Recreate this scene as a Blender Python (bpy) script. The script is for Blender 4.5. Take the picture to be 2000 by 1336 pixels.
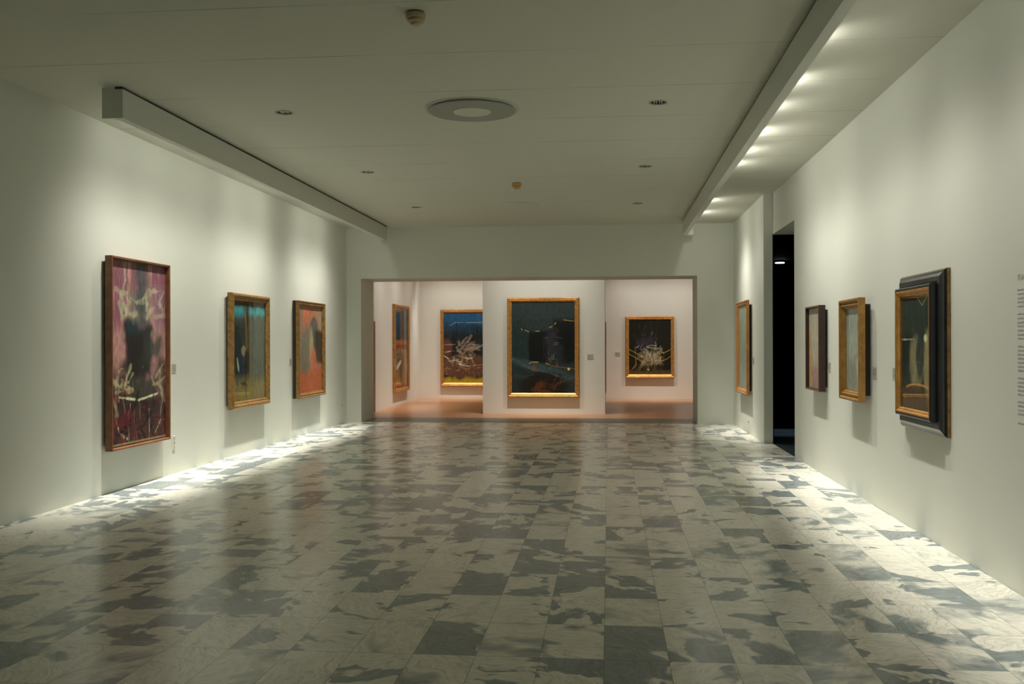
import bpy, bmesh, math, random
import numpy as np
from mathutils import Vector, Matrix

S = bpy.context.scene
COL = S.collection
for o in list(bpy.data.objects):
    bpy.data.objects.remove(o)

# ------------------------------------------------------------------ camera
F_PX, YAW, PITCH, ROLL = 1894.1, 0.09948, 0.001616, -0.00266
cam = bpy.data.cameras.new('camera')
cam.sensor_width = 36.0
cam.lens = F_PX / 2000 * 36.0
cam.clip_end = 200
camo = bpy.data.objects.new('camera', cam)
COL.objects.link(camo)
cy, sy, cp, sp = math.cos(YAW), math.sin(YAW), math.cos(PITCH), math.sin(PITCH)
Fv = Vector((-sy * cp, cy * cp, sp))
R0 = Vector((cy, sy, 0))
U0 = R0.cross(Fv)
c_, s_ = math.cos(ROLL), math.sin(ROLL)
Rv = c_ * R0 + s_ * U0
Uv = -s_ * R0 + c_ * U0
M = Matrix((Rv, Uv, -Fv)).transposed().to_4x4()
M.translation = Vector((0, 0, 1.5))
camo.matrix_world = M
S.camera = camo

# ------------------------------------------------------------------ world, exposure
w = bpy.data.worlds.new('world')
S.world = w
w.use_nodes = True
w.node_tree.nodes['Background'].inputs[0].default_value = (0.02, 0.022, 0.02, 1)
w.node_tree.nodes['Background'].inputs[1].default_value = 0.2
S.view_settings.view_transform = 'Standard'
S.view_settings.look = 'None'
S.view_settings.exposure = 0.0
S.view_settings.gamma = 1.0
S.view_settings.use_curve_mapping = False
S.cycles.max_bounces = 12
S.cycles.diffuse_bounces = 6
S.cycles.glossy_bounces = 4
S.cycles.transparent_max_bounces = 12
S.cycles.sample_clamp_indirect = 4.0
S.cycles.caustics_reflective = False
S.cycles.caustics_refractive = False

# ------------------------------------------------------------------ measures (metres)
XL, XR, XP = -5.02, 2.43, 2.30       # left wall, right wall, proud panel on the right
YB0 = -3.0                            # wall behind the camera
YE, YE2 = 18.25, 19.25                # end wall front and back
ZC = 3.72
OX0, OX1, OZ = -4.735, 1.636, 2.755   # wide opening
DY0, DY1, DZ = 13.06, 14.74, 3.115    # doorway in the right wall
YF = 26.4                             # back wall of the far room
XFL, XFR = -5.17, 2.5
PX0, PX1, PY0, PY1 = -2.685, -0.08, 20.6, 22.7

# ------------------------------------------------------------------ lamps: warm halogen wall washers
def spot(name, loc, target, power, angle, blend, color, radius=0.03, parent=None):
    l = bpy.data.lights.new(name, 'SPOT')
    l.energy = power
    l.spot_size = math.radians(angle)
    l.spot_blend = blend
    l.color = color
    l.shadow_soft_size = radius
    o = bpy.data.objects.new(name, l)
    COL.objects.link(o)
    o.location = loc
    d = Vector(target) - Vector(loc)
    o.rotation_euler = d.to_track_quat('-Z', 'Y').to_euler()
    if parent:
        o.parent = parent
    return o

def point(name, loc, power, color, radius=0.02, parent=None):
    l = bpy.data.lights.new(name, 'POINT')
    l.energy = power
    l.color = color
    l.shadow_soft_size = radius
    o = bpy.data.objects.new(name, l)
    COL.objects.link(o)
    o.location = loc
    if parent:
        o.parent = parent
    return o

def washer(name, loc, normal, dist, strength, color, parent=None, top=0.0, height=None, wid=0.55, floor_gain=1.0, t0=0.35, t1=1.15, peak=0.8, ceil_gain=0.0, ceil_h=0.1):
    """asymmetric wall-washer: photometric distribution like an IES file. normal = unit vector (x, y) to the wall,
    dist = distance to it; the lobe lights the wall evenly downwards and a strip of the floor."""
    hl = height or loc[2]
    l = bpy.data.lights.new(name, 'POINT')
    l.energy = 39.5
    l.color = color
    l.shadow_soft_size = 0.03
    l.use_nodes = True
    nt = l.node_tree
    em = nt.nodes['Emission']
    g = nt.nodes.new('ShaderNodeNewGeometry')
    def m(op, a, b=None, c=None, clamp=False):
        n = nt.nodes.new('ShaderNodeMath')
        n.operation = op
        n.use_clamp = clamp
        for k, v in enumerate((a, b, c)):
            if v is None:
                continue
            if isinstance(v, (int, float)):
                n.inputs[k].default_value = v
            else:
                nt.links.new(v, n.inputs[k])
        return n.outputs[0]
    def dot(v):
        n = nt.nodes.new('ShaderNodeVectorMath')
        n.operation = 'DOT_PRODUCT'
        nt.links.new(g.outputs['Incoming'], n.inputs[0])
        n.inputs[1].default_value = v
        return n.outputs['Value']
    def sstep(x, a, b):
        n = nt.nodes.new('ShaderNodeMapRange')
        n.interpolation_type = 'SMOOTHSTEP'
        n.inputs[1].default_value = a
        n.inputs[2].default_value = b
        nt.links.new(x, n.inputs[0])
        return n.outputs[0]
    def gauss(x):
        return m('EXPONENT', m('MULTIPLY', m('MULTIPLY', x, x), -1.0))
    dw = dot((normal[0], normal[1], 0))
    dl = dot((-normal[1], normal[0], 0))
    dn = m('MAXIMUM', dot((0, 0, -1)), 0.001)
    a = m('MAXIMUM', dw, 0.02)
    h = m('DIVIDE', m('MULTIPLY', dn, dist), a)
    yl = m('DIVIDE', m('MULTIPLY', dl, dist), a)
    sig = m('MULTIPLY_ADD', m('MINIMUM', h, 2.5), 0.35, wid - 0.12)
    gl = m('MULTIPLY', sstep(h, top + 0.1, top + 1.0), m('MULTIPLY_ADD', gauss(m('DIVIDE', m('SUBTRACT', h, top + 1.0), 0.7)), peak, 1.0))
    e_wall = m('DIVIDE', m('MULTIPLY', gl, gauss(m('DIVIDE', yl, sig))), m('MULTIPLY', sig, 1.25))
    i_wall = m('DIVIDE', m('MULTIPLY', e_wall, dist * dist), m('POWER', a, 3.0))
    # floor lobe
    off = m('DIVIDE', m('MULTIPLY', dw, hl), dn)
    t = m('SUBTRACT', dist, off)
    yf = m('DIVIDE', m('MULTIPLY', dl, hl), dn)
    e_fl = m('MULTIPLY', m('SUBTRACT', 1.0, sstep(t, t0, t1)), gauss(m('DIVIDE', yf, wid + 0.75)))
    i_fl = m('DIVIDE', m('MULTIPLY', e_fl, floor_gain * hl / dist * hl * hl), m('POWER', dn, 3.0))
    on_wall = m('MULTIPLY', m('LESS_THAN', h, hl), m('GREATER_THAN', dw, 0.0))
    tot = m('ADD', m('MULTIPLY', on_wall, i_wall), m('MULTIPLY', m('SUBTRACT', 1.0, on_wall), i_fl))
    tot = m('ADD', m('MINIMUM', tot, 160.0), 0.02)
    if ceil_gain:
        up = m('MAXIMUM', dot((0, 0, 1)), 0.04)
        lat = m('DIVIDE', m('MULTIPLY', dl, ceil_h), up)
        e_c = m('MULTIPLY', m('EXPONENT', m('MULTIPLY', m('MULTIPLY', lat, lat), -1.6)), ceil_gain * ceil_h * ceil_h)
        i_c = m('DIVIDE', m('MULTIPLY', e_c, m('GREATER_THAN', dot((0, 0, 1)), 0.0)), m('POWER', up, 3.0))
        u_c = m('DIVIDE', m('MULTIPLY', dw, ceil_h), up)
        tot = m('ADD', tot, m('MULTIPLY', m('MULTIPLY', i_c, m('GREATER_THAN', dw, 0.0)), m('SUBTRACT', 1.0, sstep(u_c, 0.25, dist * 0.9))))
    nt.links.new(m('MULTIPLY', tot, strength), em.inputs['Strength'])
    o = bpy.data.objects.new(name, l)
    COL.objects.link(o)
    o.location = loc
    if parent:
        o.parent = parent
    return o

HAL = (1.0, 0.965, 0.86)
WARM = (1.0, 0.95, 0.85)
# (y, strength, ceiling spill)
LEFT_LAMPS = [(9.3, 1.2, 1.8), (10.3, 0.95, 1.8), (11.3, 0.65, 1.6), (12.5, 1.1, 2.0), (13.5, 1.2, 2.0),
              (15.4, 1.15, 1.8), (16.4, 1.3, 1.5)]
RIGHT_LAMPS = [(2.6, 0.5, 1.0), (4.4, 0.55, 1.0), (5.7, 0.6, 1.6), (7.1, 0.85, 1.4), (8.3, 0.7, 2.4), (9.2, 0.5, 2.0),
               (10.3, 1.0, 3.6), (11.3, 0.9, 2.8), (12.1, 0.4, 2.4), (15.2, 0.4, 3.0), (16.6, 1.5, 2.6)]
P_MAIN = 0.31
P_SPILL = 2.6

# far room, ceiling track lamps: (x, y, z, normal, distance, strength, spread)
FAR_LAMPS = [(-2.0, 19.6, 3.5, (0, 1), 1.0, 1.0, 0.7), (-0.8, 19.6, 3.5, (0, 1), 1.0, 1.0, 0.7),
             (-4.4, 25.4, 3.5, (0, 1), 1.0, 0.9, 0.8), (-3.2, 25.4, 3.5, (0, 1), 1.0, 0.9, 0.8),
             (0.6, 25.4, 3.5, (0, 1), 1.0, 0.9, 0.8), (1.9, 25.4, 3.5, (0, 1), 1.0, 0.9, 0.8),
             (-4.17, 21.6, 3.5, (-1, 0), 1.0, 0.9, 0.7), (-4.17, 23.2, 3.5, (-1, 0), 1.0, 0.9, 0.7), (-4.17, 24.8, 3.5, (-1, 0), 1.0, 0.5, 0.7)]
P_FAR = 0.40
for x, y, z, nrm, dist, st, sp0 in FAR_LAMPS:
    washer('far_room_lamp', (x, y, z), nrm, dist, P_FAR * st, WARM, top=-0.3, wid=sp0, floor_gain=0.5, t0=0.6, t1=2.2, peak=0.3)
# added bluish spot, put in for the lit band on the side room floor
spot('added_side_room_spot', (3.6, 17.2, 3.05), (3.0, 16.6, 0), 170, 30, 0.7, (0.72, 0.9, 1.0), 0.04)

# ------------------------------------------------------------------ helpers
def srgb(r, g, b):
    def f(c):
        c /= 255.0
        return c / 12.92 if c <= 0.04045 else ((c + 0.055) / 1.055) ** 2.4
    return (f(r), f(g), f(b), 1.0)

def new_mat(name):
    m = bpy.data.materials.new(name)
    m.use_nodes = True
    nt = m.node_tree
    b = nt.nodes['Principled BSDF']
    return m, nt, b

def link(nt, a, b):
    nt.links.new(a, b)

def nd(nt, typ, **kw):
    n = nt.nodes.new(typ)
    for k, v in kw.items():
        setattr(n, k, v)
    return n

def simple(name, col, rough=0.5, metal=0.0, var=0.0, scale=20.0, bump=0.0, bscale=80.0, spec=0.5, stretch=None):
    m, nt, b = new_mat(name)
    b.inputs['Base Color'].default_value = col
    b.inputs['Roughness'].default_value = rough
    b.inputs['Metallic'].default_value = metal
    b.inputs['Specular IOR Level'].default_value = spec
    tc = nd(nt, 'ShaderNodeTexCoord')
    mp = nd(nt, 'ShaderNodeMapping')
    link(nt, tc.outputs['Object'], mp.inputs[0])
    if stretch:
        mp.inputs['Scale'].default_value = stretch
    if var > 0:
        nz = nd(nt, 'ShaderNodeTexNoise')
        nz.inputs['Scale'].default_value = scale
        nz.inputs['Detail'].default_value = 4
        link(nt, mp.outputs[0], nz.inputs['Vector'])
        mx = nd(nt, 'ShaderNodeMix', data_type='RGBA', blend_type='MULTIPLY')
        mx.inputs[0].default_value = 1.0
        mx.inputs[6].default_value = col
        rmp = nd(nt, 'ShaderNodeMapRange')
        rmp.inputs[1].default_value = 0.3
        rmp.inputs[2].default_value = 0.7
        rmp.inputs[3].default_value = 1 - var
        rmp.inputs[4].default_value = 1 + var
        link(nt, nz.outputs[0], rmp.inputs[0])
        link(nt, rmp.outputs[0], mx.inputs[7])
        link(nt, mx.outputs[2], b.inputs['Base Color'])
    if bump > 0:
        n2 = nd(nt, 'ShaderNodeTexNoise')
        n2.inputs['Scale'].default_value = bscale
        n2.inputs['Detail'].default_value = 3
        link(nt, mp.outputs[0], n2.inputs['Vector'])
        bp = nd(nt, 'ShaderNodeBump')
        bp.inputs['Strength'].default_value = bump
        bp.inputs['Distance'].default_value = 0.002
        link(nt, n2.outputs[0], bp.inputs['Height'])
        link(nt, bp.outputs[0], b.inputs['Normal'])
    return m

# ---- paint and plaster
M_WALL = simple('wall_paint', (0.69, 0.71, 0.645, 1), 0.75, var=0.015, scale=1.3, bump=0.15, bscale=220, spec=0.25)
M_FARWALL = simple('far_wall_paint', (0.73, 0.725, 0.67, 1), 0.8, var=0.015, scale=1.5, bump=0.1, bscale=200, spec=0.2)
M_PELMET = simple('pelmet_paint', (0.66, 0.68, 0.62, 1), 0.6, var=0.01, scale=2, spec=0.25)
M_GAPSHADE = simple('gap_shade_paint', (0.03, 0.035, 0.03, 1), 0.8)  # dark colour for the shade between pelmet and ceiling
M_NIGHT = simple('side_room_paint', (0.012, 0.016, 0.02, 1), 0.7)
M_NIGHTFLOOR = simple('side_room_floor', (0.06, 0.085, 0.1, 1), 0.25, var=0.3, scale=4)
M_THRESH = simple('threshold_stone', srgb(88, 90, 80), 0.34, var=0.18, scale=6, spec=0.5)
M_JAMB = simple('jamb_paint', (0.62, 0.63, 0.54, 1), 0.75, var=0.02, scale=2, spec=0.2)

def ceiling_mat():
    m, nt, b = new_mat('ceiling_board')
    tc = nd(nt, 'ShaderNodeTexCoord')
    sep = nd(nt, 'ShaderNodeSeparateXYZ')
    link(nt, tc.outputs['Object'], sep.inputs[0])
    # joints between boards every 1.13 m along Y
    def mth(op, a, bb=None):
        n = nd(nt, 'ShaderNodeMath', operation=op)
        for k, v in ((0, a), (1, bb)):
            if v is None:
                continue
            if isinstance(v, (int, float)):
                n.inputs[k].default_value = v
            else:
                link(nt, v, n.inputs[k])
        return n.outputs[0]
    q = mth('DIVIDE', mth('SUBTRACT', sep.outputs[1], 7.31), 1.118)
    fr = mth('ABSOLUTE', mth('SUBTRACT', q, mth('ROUND', q)))
    line = mth('LESS_THAN', fr, 0.0055)
    nz = nd(nt, 'ShaderNodeTexNoise')
    nz.inputs['Scale'].default_value = 0.7
    link(nt, tc.outputs['Object'], nz.inputs['Vector'])
    st = nd(nt, 'ShaderNodeMapRange')
    st.inputs[1].default_value = 0.38
    st.inputs[2].default_value = 0.62
    st.inputs[3].default_value = 0.0
    st.inputs[4].default_value = 0.55
    link(nt, nz.outputs[0], st.inputs[0])
    fac = mth('MULTIPLY', line, st.outputs[0])
    mx = nd(nt, 'ShaderNodeMix', data_type='RGBA')
    mx.inputs[6].default_value = (0.66, 0.665, 0.58, 1)
    mx.inputs[7].default_value = (0.12, 0.12, 0.10, 1)
    link(nt, fac, mx.inputs[0])
    link(nt, mx.outputs[2], b.inputs['Base Color'])
    b.inputs['Roughness'].default_value = 0.8
    b.inputs['Specular IOR Level'].default_value = 0.2
    return m
M_CEIL = ceiling_mat()

def marble_mat():
    m, nt, b = new_mat('marble_tiles')
    tc = nd(nt, 'ShaderNodeTexCoord')
    at = nd(nt, 'ShaderNodeAttribute', attribute_name='tile')   # r,g random offsets, b tone, a = streak
    sp_ = nd(nt, 'ShaderNodeSeparateColor')
    link(nt, at.outputs['Color'], sp_.inputs[0])
    uv = nd(nt, 'ShaderNodeAttribute', attribute_name='tile_uv')
    def mth(op, a, bb=None, c=None):
        n = nd(nt, 'ShaderNodeMath', operation=op)
        for k, v in ((0, a), (1, bb), (2, c)):
            if v is None:
                continue
            if isinstance(v, (int, float)):
                n.inputs[k].default_value = v
            else:
                link(nt, v, n.inputs[k])
        return n.outputs[0]
    # per tile rotated + shifted coordinates
    off = nd(nt, 'ShaderNodeCombineXYZ')
    link(nt, mth('MULTIPLY', sp_.outputs[0], 37.0), off.inputs[0])
    link(nt, mth('MULTIPLY', sp_.outputs[1], 53.0), off.inputs[1])
    link(nt, mth('MULTIPLY', sp_.outputs[0], 91.0), off.inputs[2])
    rot = nd(nt, 'ShaderNodeVectorRotate', rotation_type='Z_AXIS')
    link(nt, tc.outputs['Object'], rot.inputs['Vector'])
    ang = mth('MULTIPLY', mth('SUBTRACT', sp_.outputs[1], 0.5), 3.0)
    link(nt, ang, rot.inputs['Angle'])
    stretch = nd(nt, 'ShaderNodeMapping')
    stretch.inputs['Scale'].default_value = (2.2, 3.3, 1)
    link(nt, rot.outputs[0], stretch.inputs[0])
    add = nd(nt, 'ShaderNodeVectorMath', operation='ADD')
    link(nt, stretch.outputs[0], add.inputs[0])
    link(nt, off.outputs[0], add.inputs[1])
    # warp
    wn = nd(nt, 'ShaderNodeTexNoise')
    wn.inputs['Scale'].default_value = 1.6
    wn.inputs['Detail'].default_value = 2
    link(nt, add.outputs[0], wn.inputs['Vector'])
    wsc = nd(nt, 'ShaderNodeVectorMath', operation='SCALE')
    link(nt, wn.outputs['Color'], wsc.inputs[0])
    wsc.inputs[3].default_value = 0.9
    add2 = nd(nt, 'ShaderNodeVectorMath', operation='ADD')
    link(nt, add.outputs[0], add2.inputs[0])
    link(nt, wsc.outputs[0], add2.inputs[1])
    n1 = nd(nt, 'ShaderNodeTexNoise')
    n1.inputs['Scale'].default_value = 1.0
    n1.inputs['Detail'].default_value = 3.5
    n1.inputs['Roughness'].default_value = 0.5
    link(nt, add2.outputs[0], n1.inputs['Vector'])
    # threshold from tone: tone 0 light .. 1 dark
    thr = nd(nt, 'ShaderNodeMapRange')
    thr.inputs[1].default_value = 0.0
    thr.inputs[2].default_value = 1.0
    thr.inputs[3].default_value = 0.600
    thr.inputs[4].default_value = 0.395
    link(nt, sp_.outputs[2], thr.inputs[0])
    dlt = mth('SUBTRACT', n1.outputs[0], thr.outputs[0])
    soft = mth('MULTIPLY_ADD', mth('POWER', sp_.outputs[0], 3.0), 0.22, 0.012)
    e = mth('DIVIDE', dlt, soft)
    k = nd(nt, 'ShaderNodeMapRange', interpolation_type='SMOOTHSTEP')
    k.inputs[1].default_value = -0.5
    k.inputs[2].default_value = 0.9
    link(nt, e, k.inputs[0])
    # fine streaks
    n2 = nd(nt, 'ShaderNodeTexNoise')
    n2.inputs['Scale'].default_value = 5.0
    n2.inputs['Detail'].default_value = 6
    n2.inputs['Roughness'].default_value = 0.6
    st2 = nd(nt, 'ShaderNodeMapping')
    st2.inputs['Scale'].default_value = (1.0, 4.0, 1)
    link(nt, add2.outputs[0], st2.inputs[0])
    link(nt, st2.outputs[0], n2.inputs['Vector'])
    dark = nd(nt, 'ShaderNodeMix', data_type='RGBA')
    dark.inputs[6].default_value = (0.15, 0.19, 0.21, 1)
    dark.inputs[7].default_value = (0.33, 0.37, 0.37, 1)
    r2 = nd(nt, 'ShaderNodeMapRange')
    r2.inputs[1].default_value = 0.35
    r2.inputs[2].default_value = 0.72
    link(nt, n2.outputs[0], r2.inputs[0])
    link(nt, r2.outputs[0], dark.inputs[0])
    lite = nd(nt, 'ShaderNodeMix', data_type='RGBA')
    lite.inputs[6].default_value = (0.88, 0.85, 0.75, 1)
    lite.inputs[7].default_value = (0.46, 0.48, 0.45, 1)
    r3 = nd(nt, 'ShaderNodeMapRange')
    r3.inputs[1].default_value = 0.45
    r3.inputs[2].default_value = 0.70
    r3.inputs[4].default_value = 0.9
    link(nt, n2.outputs[0], r3.inputs[0])
    link(nt, r3.outputs[0], lite.inputs[0])
    mx = nd(nt, 'ShaderNodeMix', data_type='RGBA')
    link(nt, k.outputs[0], mx.inputs[0])
    link(nt, lite.outputs[2], mx.inputs[6])
    link(nt, dark.outputs[2], mx.inputs[7])
    # joints, from coordinates inside each tile (metres to the nearest edge)
    su = nd(nt, 'ShaderNodeSeparateXYZ')
    link(nt, uv.outputs['Vector'], su.inputs[0])
    dx = mth('MULTIPLY', mth('SUBTRACT', 0.5, mth('ABSOLUTE', mth('SUBTRACT', su.outputs[0], 0.5))), 0.3066)
    dy = mth('MULTIPLY', mth('SUBTRACT', 0.5, mth('ABSOLUTE', mth('SUBTRACT', su.outputs[1], 0.5))), 0.5594)
    g = mth('LESS_THAN', mth('MINIMUM', mth('MULTIPLY', dx, 1.35), dy), 0.0023)
    mg = nd(nt, 'ShaderNodeMix', data_type='RGBA')
    link(nt, mth('MULTIPLY', g, 0.65), mg.inputs[0])
    link(nt, mx.outputs[2], mg.inputs[6])
    mg.inputs[7].default_value = (0.05, 0.05, 0.04, 1)
    link(nt, mg.outputs[2], b.inputs['Base Color'])
    b.inputs['Roughness'].default_value = 0.2
    rn = nd(nt, 'ShaderNodeMapRange')
    rn.inputs[3].default_value = 0.17
    rn.inputs[4].default_value = 0.27
    link(nt, n2.outputs[0], rn.inputs[0])
    link(nt, rn.outputs[0], b.inputs['Roughness'])
    b.inputs['Specular IOR Level'].default_value = 0.42
    return m
M_MARBLE = marble_mat()

def parquet_mat():
    m, nt, b = new_mat('wood_floor')
    tc = nd(nt, 'ShaderNodeTexCoord')
    br = nd(nt, 'ShaderNodeTexBrick')
    br.inputs['Scale'].default_value = 1.0
    br.inputs['Brick Width'].default_value = 0.9
    br.inputs['Row Height'].default_value = 0.09
    br.inputs['Mortar Size'].default_value = 0.002
    br.inputs['Color1'].default_value = (0.42, 0.19, 0.09, 1)
    br.inputs['Color2'].default_value = (0.50, 0.25, 0.13, 1)
    br.inputs['Mortar'].default_value = (0.14, 0.06, 0.03, 1)
    link(nt, tc.outputs['Object'], br.inputs['Vector'])
    link(nt, br.outputs[0], b.inputs['Base Color'])
    b.inputs['Roughness'].default_value = 0.28
    return m
M_PARQUET = parquet_mat()

M_GILT = simple('gilt_wood', (0.56, 0.28, 0.075, 1), 0.45, metal=0.6, var=0.25, scale=14, bump=0.4, bscale=60)
M_GILTDULL = simple('dull_gilt_wood', (0.27, 0.15, 0.045, 1), 0.45, metal=0.35, var=0.35, scale=18, bump=0.4, bscale=50)
M_OLDGOLD = simple('old_gold_wood', (0.40, 0.22, 0.065, 1), 0.45, metal=0.45, var=0.2, scale=16, bump=0.3, bscale=50)
M_BROWN = simple('brown_wood', (0.19, 0.075, 0.03, 1), 0.45, var=0.25, scale=12, bump=0.2)
M_BROWNDARK = simple('dark_brown_wood', (0.035, 0.018, 0.012, 1), 0.5, var=0.2, scale=12)
M_GINGER = simple('ginger_wood', (0.42, 0.19, 0.06, 1), 0.45, metal=0.2, var=0.2, scale=10, bump=0.2)
M_BLACKFR = simple('black_lacquer', (0.012, 0.014, 0.016, 1), 0.28, var=0.3, scale=8)
M_REDWOOD = simple('red_wood', (0.22, 0.08, 0.04, 1), 0.4)
M_REDLIGHT = simple('red_brown_wood', (0.5, 0.2, 0.11, 1), 0.5)
M_BACKBOX = simple('backing_wood', (0.03, 0.022, 0.014, 1), 0.7)
M_CARD = simple('label_card', (0.47, 0.46, 0.40, 1), 0.6, var=0.03)
M_INK = simple('label_ink', (0.24, 0.24, 0.21, 1), 0.7)
M_WALLINK = simple('wall_lettering', (0.40, 0.42, 0.41, 1), 0.7)
M_PLASTIC = simple('ivory_plastic', (0.50, 0.42, 0.26, 1), 0.45)
M_ORANGEPL = simple('yellowed_plastic', (0.60, 0.36, 0.12, 1), 0.45)
M_GROOVE = simple('dark_slot', (0.05, 0.035, 0.02, 1), 0.7)
M_WHITEPL = simple('white_plastic', (0.70, 0.69, 0.60, 1), 0.35)
M_GRILLE = simple('grey_grille', (0.33, 0.345, 0.31, 1), 0.6, var=0.08, scale=90)
M_CHROME = simple('chrome_reflector', (0.6, 0.62, 0.58, 1), 0.18, metal=1.0)
M_LAMPBODY = simple('lamp_enamel', (0.45, 0.45, 0.40, 1), 0.4)
M_BLACKPL = simple('black_plastic', (0.02, 0.02, 0.02, 1), 0.4)

def emit_mat(name, col, st):
    m, nt, b = new_mat(name)
    b.inputs['Base Color'].default_value = (0.1, 0.1, 0.1, 1)
    b.inputs['Emission Color'].default_value = col
    b.inputs['Emission Strength'].default_value = st
    return m
M_GLOW = emit_mat('lamp_glow', (0.85, 0.97, 1.0, 1), 3.0)

def glass_mat():
    m = bpy.data.materials.new('glazing')
    m.use_nodes = True
    nt = m.node_tree
    nt.nodes.clear()
    out = nd(nt, 'ShaderNodeOutputMaterial')
    fr = nd(nt, 'ShaderNodeFresnel')
    geo = nd(nt, 'ShaderNodeNewGeometry')
    ior = nd(nt, 'ShaderNodeMapRange')
    ior.inputs[3].default_value = 1.3
    ior.inputs[4].default_value = 1 / 1.3
    nt.links.new(geo.outputs['Backfacing'], ior.inputs[0])
    nt.links.new(ior.outputs[0], fr.inputs[0])
    tr = nd(nt, 'ShaderNodeBsdfTransparent')
    tr.inputs[0].default_value = (0.95, 0.97, 0.95, 1)
    gl = nd(nt, 'ShaderNodeBsdfGlossy')
    gl.inputs['Roughness'].default_value = 0.015
    mix = nd(nt, 'ShaderNodeMixShader')
    inv = nd(nt, 'ShaderNodeMath', operation='SUBTRACT')
    inv.inputs[0].default_value = 1.0
    nt.links.new(geo.outputs['Backfacing'], inv.inputs[1])
    mul = nd(nt, 'ShaderNodeMath', operation='MULTIPLY')
    nt.links.new(fr.outputs[0], mul.inputs[0])
    nt.links.new(inv.outputs[0], mul.inputs[1])
    nt.links.new(mul.outputs[0], mix.inputs[0])
    nt.links.new(tr.outputs[0], mix.inputs[1])
    nt.links.new(gl.outputs[0], mix.inputs[2])
    nt.links.new(mix.outputs[0], out.inputs[0])
    return m
M_GLASS = glass_mat()

def canvas_mat():
    m, nt, b = new_mat('oil_on_canvas')
    at = nd(nt, 'ShaderNodeAttribute', attribute_name='paint')
    tc = nd(nt, 'ShaderNodeTexCoord')
    mp = nd(nt, 'ShaderNodeMapping')
    mp.inputs['Scale'].default_value = (30, 30, 9)
    link(nt, tc.outputs['Object'], mp.inputs[0])
    nz = nd(nt, 'ShaderNodeTexNoise')
    nz.inputs['Scale'].default_value = 1.0
    nz.inputs['Detail'].default_value = 5
    nz.inputs['Roughness'].default_value = 0.65
    link(nt, mp.outputs[0], nz.inputs['Vector'])
    rmp = nd(nt, 'ShaderNodeMapRange')
    rmp.inputs[1].default_value = 0.3
    rmp.inputs[2].default_value = 0.7
    rmp.inputs[3].default_value = 0.62
    rmp.inputs[4].default_value = 1.38
    link(nt, nz.outputs[0], rmp.inputs[0])
    mx = nd(nt, 'ShaderNodeMix', data_type='RGBA', blend_type='MULTIPLY')
    mx.inputs[0].default_value = 1.0
    link(nt, at.outputs['Color'], mx.inputs[6])
    link(nt, rmp.outputs[0], mx.inputs[7])
    link(nt, mx.outputs[2], b.inputs['Base Color'])
    b.inputs['Roughness'].default_value = 0.6
    b.inputs['Specular IOR Level'].default_value = 0.3
    bp = nd(nt, 'ShaderNodeBump')
    bp.inputs['Strength'].default_value = 0.3
    bp.inputs['Distance'].default_value = 0.002
    link(nt, nz.outputs[0], bp.inputs['Height'])
    link(nt, bp.outputs[0], b.inputs['Normal'])
    return m
M_CANVAS = canvas_mat()

# ------------------------------------------------------------------ mesh helpers
def box(bm, x0, x1, y0, y1, z0, z1):
    v = [bm.verts.new(p) for p in ((x0, y0, z0), (x1, y0, z0), (x1, y1, z0), (x0, y1, z0),
                                   (x0, y0, z1), (x1, y0, z1), (x1, y1, z1), (x0, y1, z1))]
    for f in ((0, 3, 2, 1), (4, 5, 6, 7), (0, 1, 5, 4), (1, 2, 6, 5), (2, 3, 7, 6), (3, 0, 4, 7)):
        bm.faces.new([v[i] for i in f])

def lathe(bm, prof, n=40, cx=0, cy_=0, axis='z'):
    """prof: list of (r, h); revolve about the axis"""
    rings = []
    for r, h in prof:
        ring = []
        if r < 1e-6:
            p = (cx, cy_, h) if axis == 'z' else (cx, h, cy_)
            ring = [bm.verts.new(p)]
        else:
            for i in range(n):
                a = 2 * math.pi * i / n
                if axis == 'z':
                    ring.append(bm.verts.new((cx + r * math.cos(a), cy_ + r * math.sin(a), h)))
                else:
                    ring.append(bm.verts.new((cx + r * math.cos(a), h, cy_ + r * math.sin(a))))
        rings.append(ring)
    for A, B in zip(rings, rings[1:]):
        for i in range(n):
            j = (i + 1) % n
            a0, a1 = (A[0], A[0]) if len(A) == 1 else (A[i], A[j])
            b0, b1 = (B[0], B[0]) if len(B) == 1 else (B[i], B[j])
            vs = []
            for q in (a0, a1, b1, b0):
                if q not in vs:
                    vs.append(q)
            if len(vs) > 2:
                bm.faces.new(vs)

def obj(name, bm, mat, parent=None, loc=None, smooth=False, bevel=0.0):
    me = bpy.data.meshes.new(name)
    bmesh.ops.recalc_face_normals(bm, faces=bm.faces)
    bm.to_mesh(me)
    bm.free()
    me.materials.append(mat)
    o = bpy.data.objects.new(name, me)
    COL.objects.link(o)
    if smooth:
        for p in me.polygons:
            p.use_smooth = True
        try:
            me.set_sharp_from_angle(angle=math.radians(35))
        except Exception:
            pass
    if parent:
        o.parent = parent
    if loc:
        o.location = loc
    if bevel > 0:
        md = o.modifiers.new('bevel', 'BEVEL')
        md.width = bevel
        md.segments = 2
        md.limit_method = 'ANGLE'
    return o

def thing(name, label, cat, loc=(0, 0, 0), rotz=0.0, group=None):
    o = bpy.data.objects.new(name, None)
    o.empty_display_size = 0.1
    COL.objects.link(o)
    o.location = loc
    o.rotation_euler = (0, 0, rotz)
    o['label'] = label
    o['category'] = cat
    if group:
        o['group'] = group
    return o

def tag(o, label, cat, group=None):
    o['label'] = label
    o['category'] = cat
    if group:
        o['group'] = group
    return o

def struct(name, bm, mat, label=None):
    o = obj(name, bm, mat)
    o['kind'] = 'structure'
    if label:
        o['label'] = label
    return o

def boxes(*bs):
    bm = bmesh.new()
    for b in bs:
        box(bm, *b)
    return bm

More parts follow.
